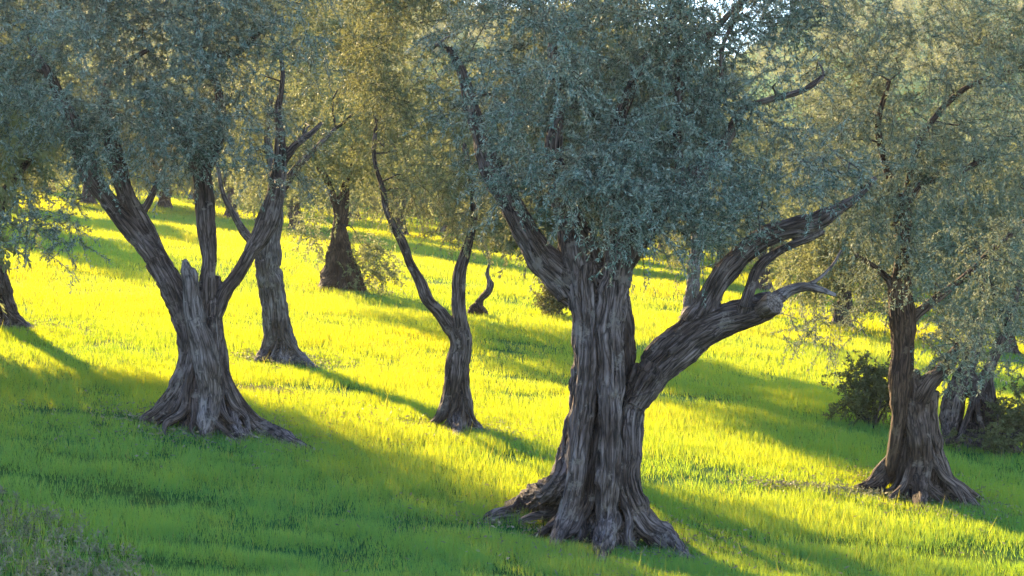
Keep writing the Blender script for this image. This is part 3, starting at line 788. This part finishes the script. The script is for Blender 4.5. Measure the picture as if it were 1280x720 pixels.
# ------------------------------------------------------------------ background olives: three models, copied
def model_tree(seed, name='background_olive'):
    g = rs(seed); base = np.zeros(3)
    t = thing(name, (0, 0, 0), 'olive', 'olive tree', 'sunlit olive trees farther up the slope')
    ss = []
    fork = 1.3 + 0.4 * g.rand()
    ss.append((0, np.array([[0, 0, -0.5, 0.34], [0.05, 0, 0.3, 0.26], [0.1 * g.randn(), 0.1 * g.randn(), 0.9, 0.22], [0.15 * g.randn(), 0.1, fork, 0.22]])))
    for k in range(4):
        a = k * 1.57 + g.rand()
        r = 0.5 + 0.3 * g.rand()
        ss.append((k + 1, np.array([[0.05 * math.cos(a), 0.05 * math.sin(a), fork - 0.2, 0.15], [r * math.cos(a) * .6, r * math.sin(a) * .6, fork + 0.6, 0.11], [1.3 * r * math.cos(a), 1.3 * r * math.sin(a), fork + 1.4, 0.075], [2.0 * r * math.cos(a + .3), 2.0 * r * math.sin(a + .3), fork + 2.4, 0.04]])))
    for k in range(7):
        a = k * 0.9 + 0.3 * g.rand(); L = 0.6 + 0.4 * g.rand()
        ss.append((0, np.array([[L * math.cos(a), L * math.sin(a), -0.15, 0.05], [.4 * math.cos(a), .4 * math.sin(a), 0.05, 0.09], [.22 * math.cos(a), .22 * math.sin(a), 0.4, 0.10], [.15 * math.cos(a), .15 * math.sin(a), 0.9, 0.09]])))
    S = woody(t, base, ss, 0.05, {0: ('trunk', M['bark'], None)})
    ells = [((0, 0, 2.0), (2.4, 2.4, 1.0), 4), ((0, 0, 3.9), (2.3, 2.3, 1.5), 7), ((1.2, 0.5, 3.4), (1.5, 1.4, 1.2), 2.5), ((-1.3, -0.4, 3.3), (1.5, 1.5, 1.2), 2.5), ((0.2, -0.3, 5.2), (1.5, 1.5, 1.1), 2.5)]
    # the ground test in crown() is for world positions, so grow it in place of a tree standing at z 0
    global gz
    keep = gz
    gz = lambda x, y: np.asarray(x, float) * 0
    crown(t, base, nodes_of(S), ells, 270, M['leaf_far'], g, twigs=7, per=30, tw_len=0.7, leaf_len=0.13, leaf_w=0.046, droop=0.5, gap=0.12)
    gz = keep
    return t

models = [model_tree(s) for s in (201, 202, 203)]
# (px of the foot in the photo, distance, scale, yaw, label)
BG = [
    (-182, 27, 1.12, 2.2, 'near olive added beyond the left edge so that its crown shades the foreground'),  # out-of-view olive put in for the shade it casts on the lower left
    (205, 100, 1.15, 0.3, 'far sunlit olive seen between the forking limbs of the broken spire tree'),
    (110, 96, 1.2, 1.9, 'far sunlit olive beyond the far left limb of the broken spire tree'),
    (10, 84, 1.1, 2.9, 'far sunlit olive above the curved foot at the left edge'),
    (290, 96, 1.1, 4.0, 'pale gold olive far behind the leaning pale trunk'),
    (370, 84, 1.1, 5.2, 'sunlit gold olive between the leaning pale trunk and the cone footed tree'),
    (500, 92, 1.15, 0.9, 'sunlit gold olive behind the left limb of the slim forked tree'),
    (560, 104, 1.3, 2.2, 'far olive behind the crown of the slim forked tree'),
    (632, 84, 1.05, 3.3, 'sunlit olive left of the largest trunk, behind its left limb'),
    (690, 110, 1.3, 4.8, 'far olive above the low dark bush'),
    (760, 80, 1.25, 1.2, 'far olive hidden behind the crown of the largest tree'),
    (830, 110, 1.2, 0.1, 'far olive in the gap right of the largest trunk'),
    (905, 95, 1.3, 2.6, 'far olive under the sky gap'),
    (955, 72, 1.05, 3.9, 'olive whose low leaves show under the heavy right limb'),
    (1010, 84, 1.25, 5.5, 'far olive above the sawn knot of the heavy limb'),
    (1052, 54, 0.9, 4.4, 'olive between the sawn knot and the reddish right trunk'),
    (1090, 100, 1.3, 0.6, 'far olive left of the reddish right trunk'),
    (1185, 66, 1.1, 1.5, 'olive right of the reddish trunk, behind its crown'),
    (1258, 50, 0.95, 2.7, 'olive near the right edge above the hollow trunk'),
    (1265, 85, 1.25, 3.6, 'far gold olive in the upper right corner'),
    (-60, 66, 1.15, 0.8, 'olive past the left edge whose crown reaches into view'),
    (1340, 60, 1.1, 5.0, 'olive past the right edge whose crown reaches into view'),
    (440, 112, 1.35, 1.1, 'far olive directly above the cone footed tree'),
    (245, 122, 1.35, 3.1, 'farthest olive between the two left trees'),
    (60, 118, 1.35, 5.9, 'farthest olive at the left above the hanging leaf bunch'),
]
for k, (px, Y, s, rz, lab) in enumerate(BG):
    x = (px - 640) / F * Y
    pos = onground(x, Y); pos[2] -= 0.05
    src = models[k % 3]
    sc = (s * (0.95 + 0.1 * ((k * 37) % 10) / 10), s, s * (0.95 + 0.15 * ((k * 53) % 10) / 10))
    if k < 3:                                      # the models themselves stand in the scene
        src.location = tuple(pos); src.rotation_euler = (0, 0, rz); src.scale = sc; src['label'] = lab
    else:
        copy_thing(src, pos, rz, sc, lab)

# ------------------------------------------------------------------ far wood on the ridge
def far_wood():
    g = rs(900); P_, D_ = [], []
    n = 0
    cs = []
    while len(cs) < 210:
        y = 122 + 270 * g.rand() ** 0.9; x = (g.rand() * 0.78 - 0.39) * y
        c = np.array([x, y])
        if all(np.hypot(*(c - q)) > 5.0 for q in cs): cs.append(c)
    for c in cs:
        z = float(gz(c[0], c[1])); H = 5.5 + 3 * g.rand(); W = 2.8 + 1.3 * g.rand()
        m = 2600
        cl = g.randn(26, 3); cl /= np.linalg.norm(cl, axis=1)[:, None]; cl *= (0.35 + 0.65 * g.rand(26, 1) ** .5)
        k = g.randint(0, 26, m)
        p = cl[k] * np.array([W, W, H * 0.42]) + g.randn(m, 3) * 0.42
        p += np.array([c[0], c[1], z + H * 0.55])
        P_.append(p); D_.append(g.randn(m, 3))
    pos = np.vstack(P_); d = np.vstack(D_)
    o = leaves_mesh('distant_woodland', pos, d, 0.34, 0.16, g, M['leaf_far'], None, np.zeros(3))
    tag(o, 'distant sunlit woodland covering the ridge behind the grove', 'woodland', kind='stuff')
far_wood()

# ------------------------------------------------------------------ grass
def grass():
    g = rs(77)
    # blades thin out with distance and grow a little broader, as tufts seen from afar
    n = 1500000
    u = g.rand(n)
    y0, y1 = 12.5, 175.0
    Y = y0 * (y1 / y0) ** (u ** 1.25)
    x = (g.rand(n) * 0.70 - 0.35) * Y
    cl = noise2(x, Y, 0.35, 21); cl2 = noise2(x, Y, 1.7, 22); cl3 = noise2(x, Y, 6.0, 23)
    st = noise2(x * 0.4, Y, 1.1, 24) + 0.6 * noise2(x * 0.4, Y, 0.5, 25)      # dark streaks of bumps put in as thinner, shorter, darker-tinted grass
    keep = g.rand(n) < np.clip(0.75 + 0.4 * cl + 0.2 * cl2, 0.15, 1) * np.clip(1.3 - 2.2 * np.clip(st - 0.42, 0, 1), 0.25, 1)
    scrub = (noise2(x, Y, 0.8, 31) * 0.35 + (-3.05 - x) * 1.0 + (14.5 - Y) * 0.72) > 0.22 * g.randn(n)
    keep &= ~(scrub & (g.rand(n) < 0.72))
    x, Y, cl, cl2, cl3, st = x[keep], Y[keep], cl[keep], cl2[keep], cl3[keep], st[keep]; n = len(x)
    z = gz(x, Y)
    h = (0.085 + 0.05 * g.rand(n)) * (1 + 0.35 * cl2 + 0.25 * cl) * (0.75 + 0.25 * np.clip(Y / 20, 1, 3.5))
    for b, r in TREES:                                     # the grass stands long against the trunks
        dd = np.hypot(x - b[0], Y - b[1]); h *= 1 - 0.38 * np.exp(-((dd - r * 0.8) / 0.5) ** 2)
    h *= 1 - 0.45 * np.clip(st - 0.35, 0, 1)
    tall = g.rand(n) < 0.004; h[tall] *= 2.2
    w = 0.0055 * (0.7 + 0.6 * g.rand(n)) * np.clip(Y / 14, 1, 12)
    a = g.rand(n) * 6.283
    lx, ly = np.cos(a), np.sin(a)
    lean = h * (0.15 + 0.45 * g.rand(n))
    la = g.rand(n) * 6.283
    tx = x + np.cos(la) * lean; ty = Y + np.sin(la) * lean
    V = np.empty((n, 3, 3))
    V[:, 0] = np.stack([x - lx * w / 2, Y - ly * w / 2, z - 0.01], 1)
    V[:, 1] = np.stack([x + lx * w / 2, Y + ly * w / 2, z - 0.01], 1)
    V[:, 2] = np.stack([tx, ty, z + h], 1)
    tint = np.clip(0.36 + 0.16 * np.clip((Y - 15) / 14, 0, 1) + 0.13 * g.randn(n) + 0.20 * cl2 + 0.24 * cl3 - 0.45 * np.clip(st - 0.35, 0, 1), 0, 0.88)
    tint[tall] = 0.93
    tint[g.rand(n) < 0.012] = 1.0
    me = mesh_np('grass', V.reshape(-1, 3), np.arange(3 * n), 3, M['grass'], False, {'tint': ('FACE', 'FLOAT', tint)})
    tag(link('grass', me), 'spring grass covering the slope, blazing yellow in the sun and deep green in shade', 'grass', kind='stuff')
grass()

def scrub():
    g = rs(78); n = 2600; per = 16
    x = -5.4 + 3.4 * g.rand(n); Y = 13.0 + 4.6 * g.rand(n)
    k = (noise2(x, Y, 0.8, 31) * 0.35 + (-3.05 - x) * 1.0 + (14.5 - Y) * 0.72) > 0.22 * g.randn(n)
    k &= g.rand(n) < 0.65 + 0.5 * noise2(x, Y, 0.4, 32)
    x, Y = x[k], Y[k]; n = len(x)
    st = np.stack([x, Y, gz(x, Y)], 1)
    dr = g.randn(n, 3) * 0.55; dr[:, 2] = 1
    dr /= np.linalg.norm(dr, axis=1)[:, None]
    h = 0.06 + 0.08 * g.rand(n) ** 2
    t = (np.arange(per)[None] + g.rand(n, per)) / per
    pos = st[:, None] + dr[:, None] * (h[:, None] * t)[:, :, None]
    d = dr[:, None] * 0.5 + g.randn(n, per, 3) * 0.6
    o = leaves_mesh('dry_scrub', pos.reshape(-1, 3), d.reshape(-1, 3), 0.042, 0.013, g, M['leaf_dry'], None, np.zeros(3))
    tag(o, 'grey green dry scrub in the bottom left corner', 'scrub', kind='stuff')
scrub()

def litter():
    g = rs(79); X, Y = [], []
    for b, r in TREES[:7]:
        m = 1100; a = g.rand(m) * 6.283; d = r * 0.8 + np.abs(g.randn(m)) * 0.9
        X.append(b[0] + d * np.cos(a)); Y.append(b[1] + d * np.sin(a))
    c = G(1030, 618); m = 1300
    X.append(c[0] + 0.45 * g.randn(m)); Y.append(c[1] + 0.12 * g.randn(m))
    c = G(325, 492); X.append(c[0] + 0.3 * g.randn(350)); Y.append(c[1] + 0.15 * g.randn(350))
    x = np.concatenate(X); y = np.concatenate(Y); n = len(x)
    pos = np.stack([x, y, gz(x, y) + 0.03 + 0.07 * g.rand(n)], 1)
    o = leaves_mesh('fallen_leaves', pos, g.randn(n, 3) * np.array([1, 1, 0.5]), 0.06, 0.02, g, M['leaf_dry'], None, np.zeros(3))
    tag(o, 'dry fallen leaves and stems in the grass round the trunks', 'leaf litter', kind='stuff')
litter()
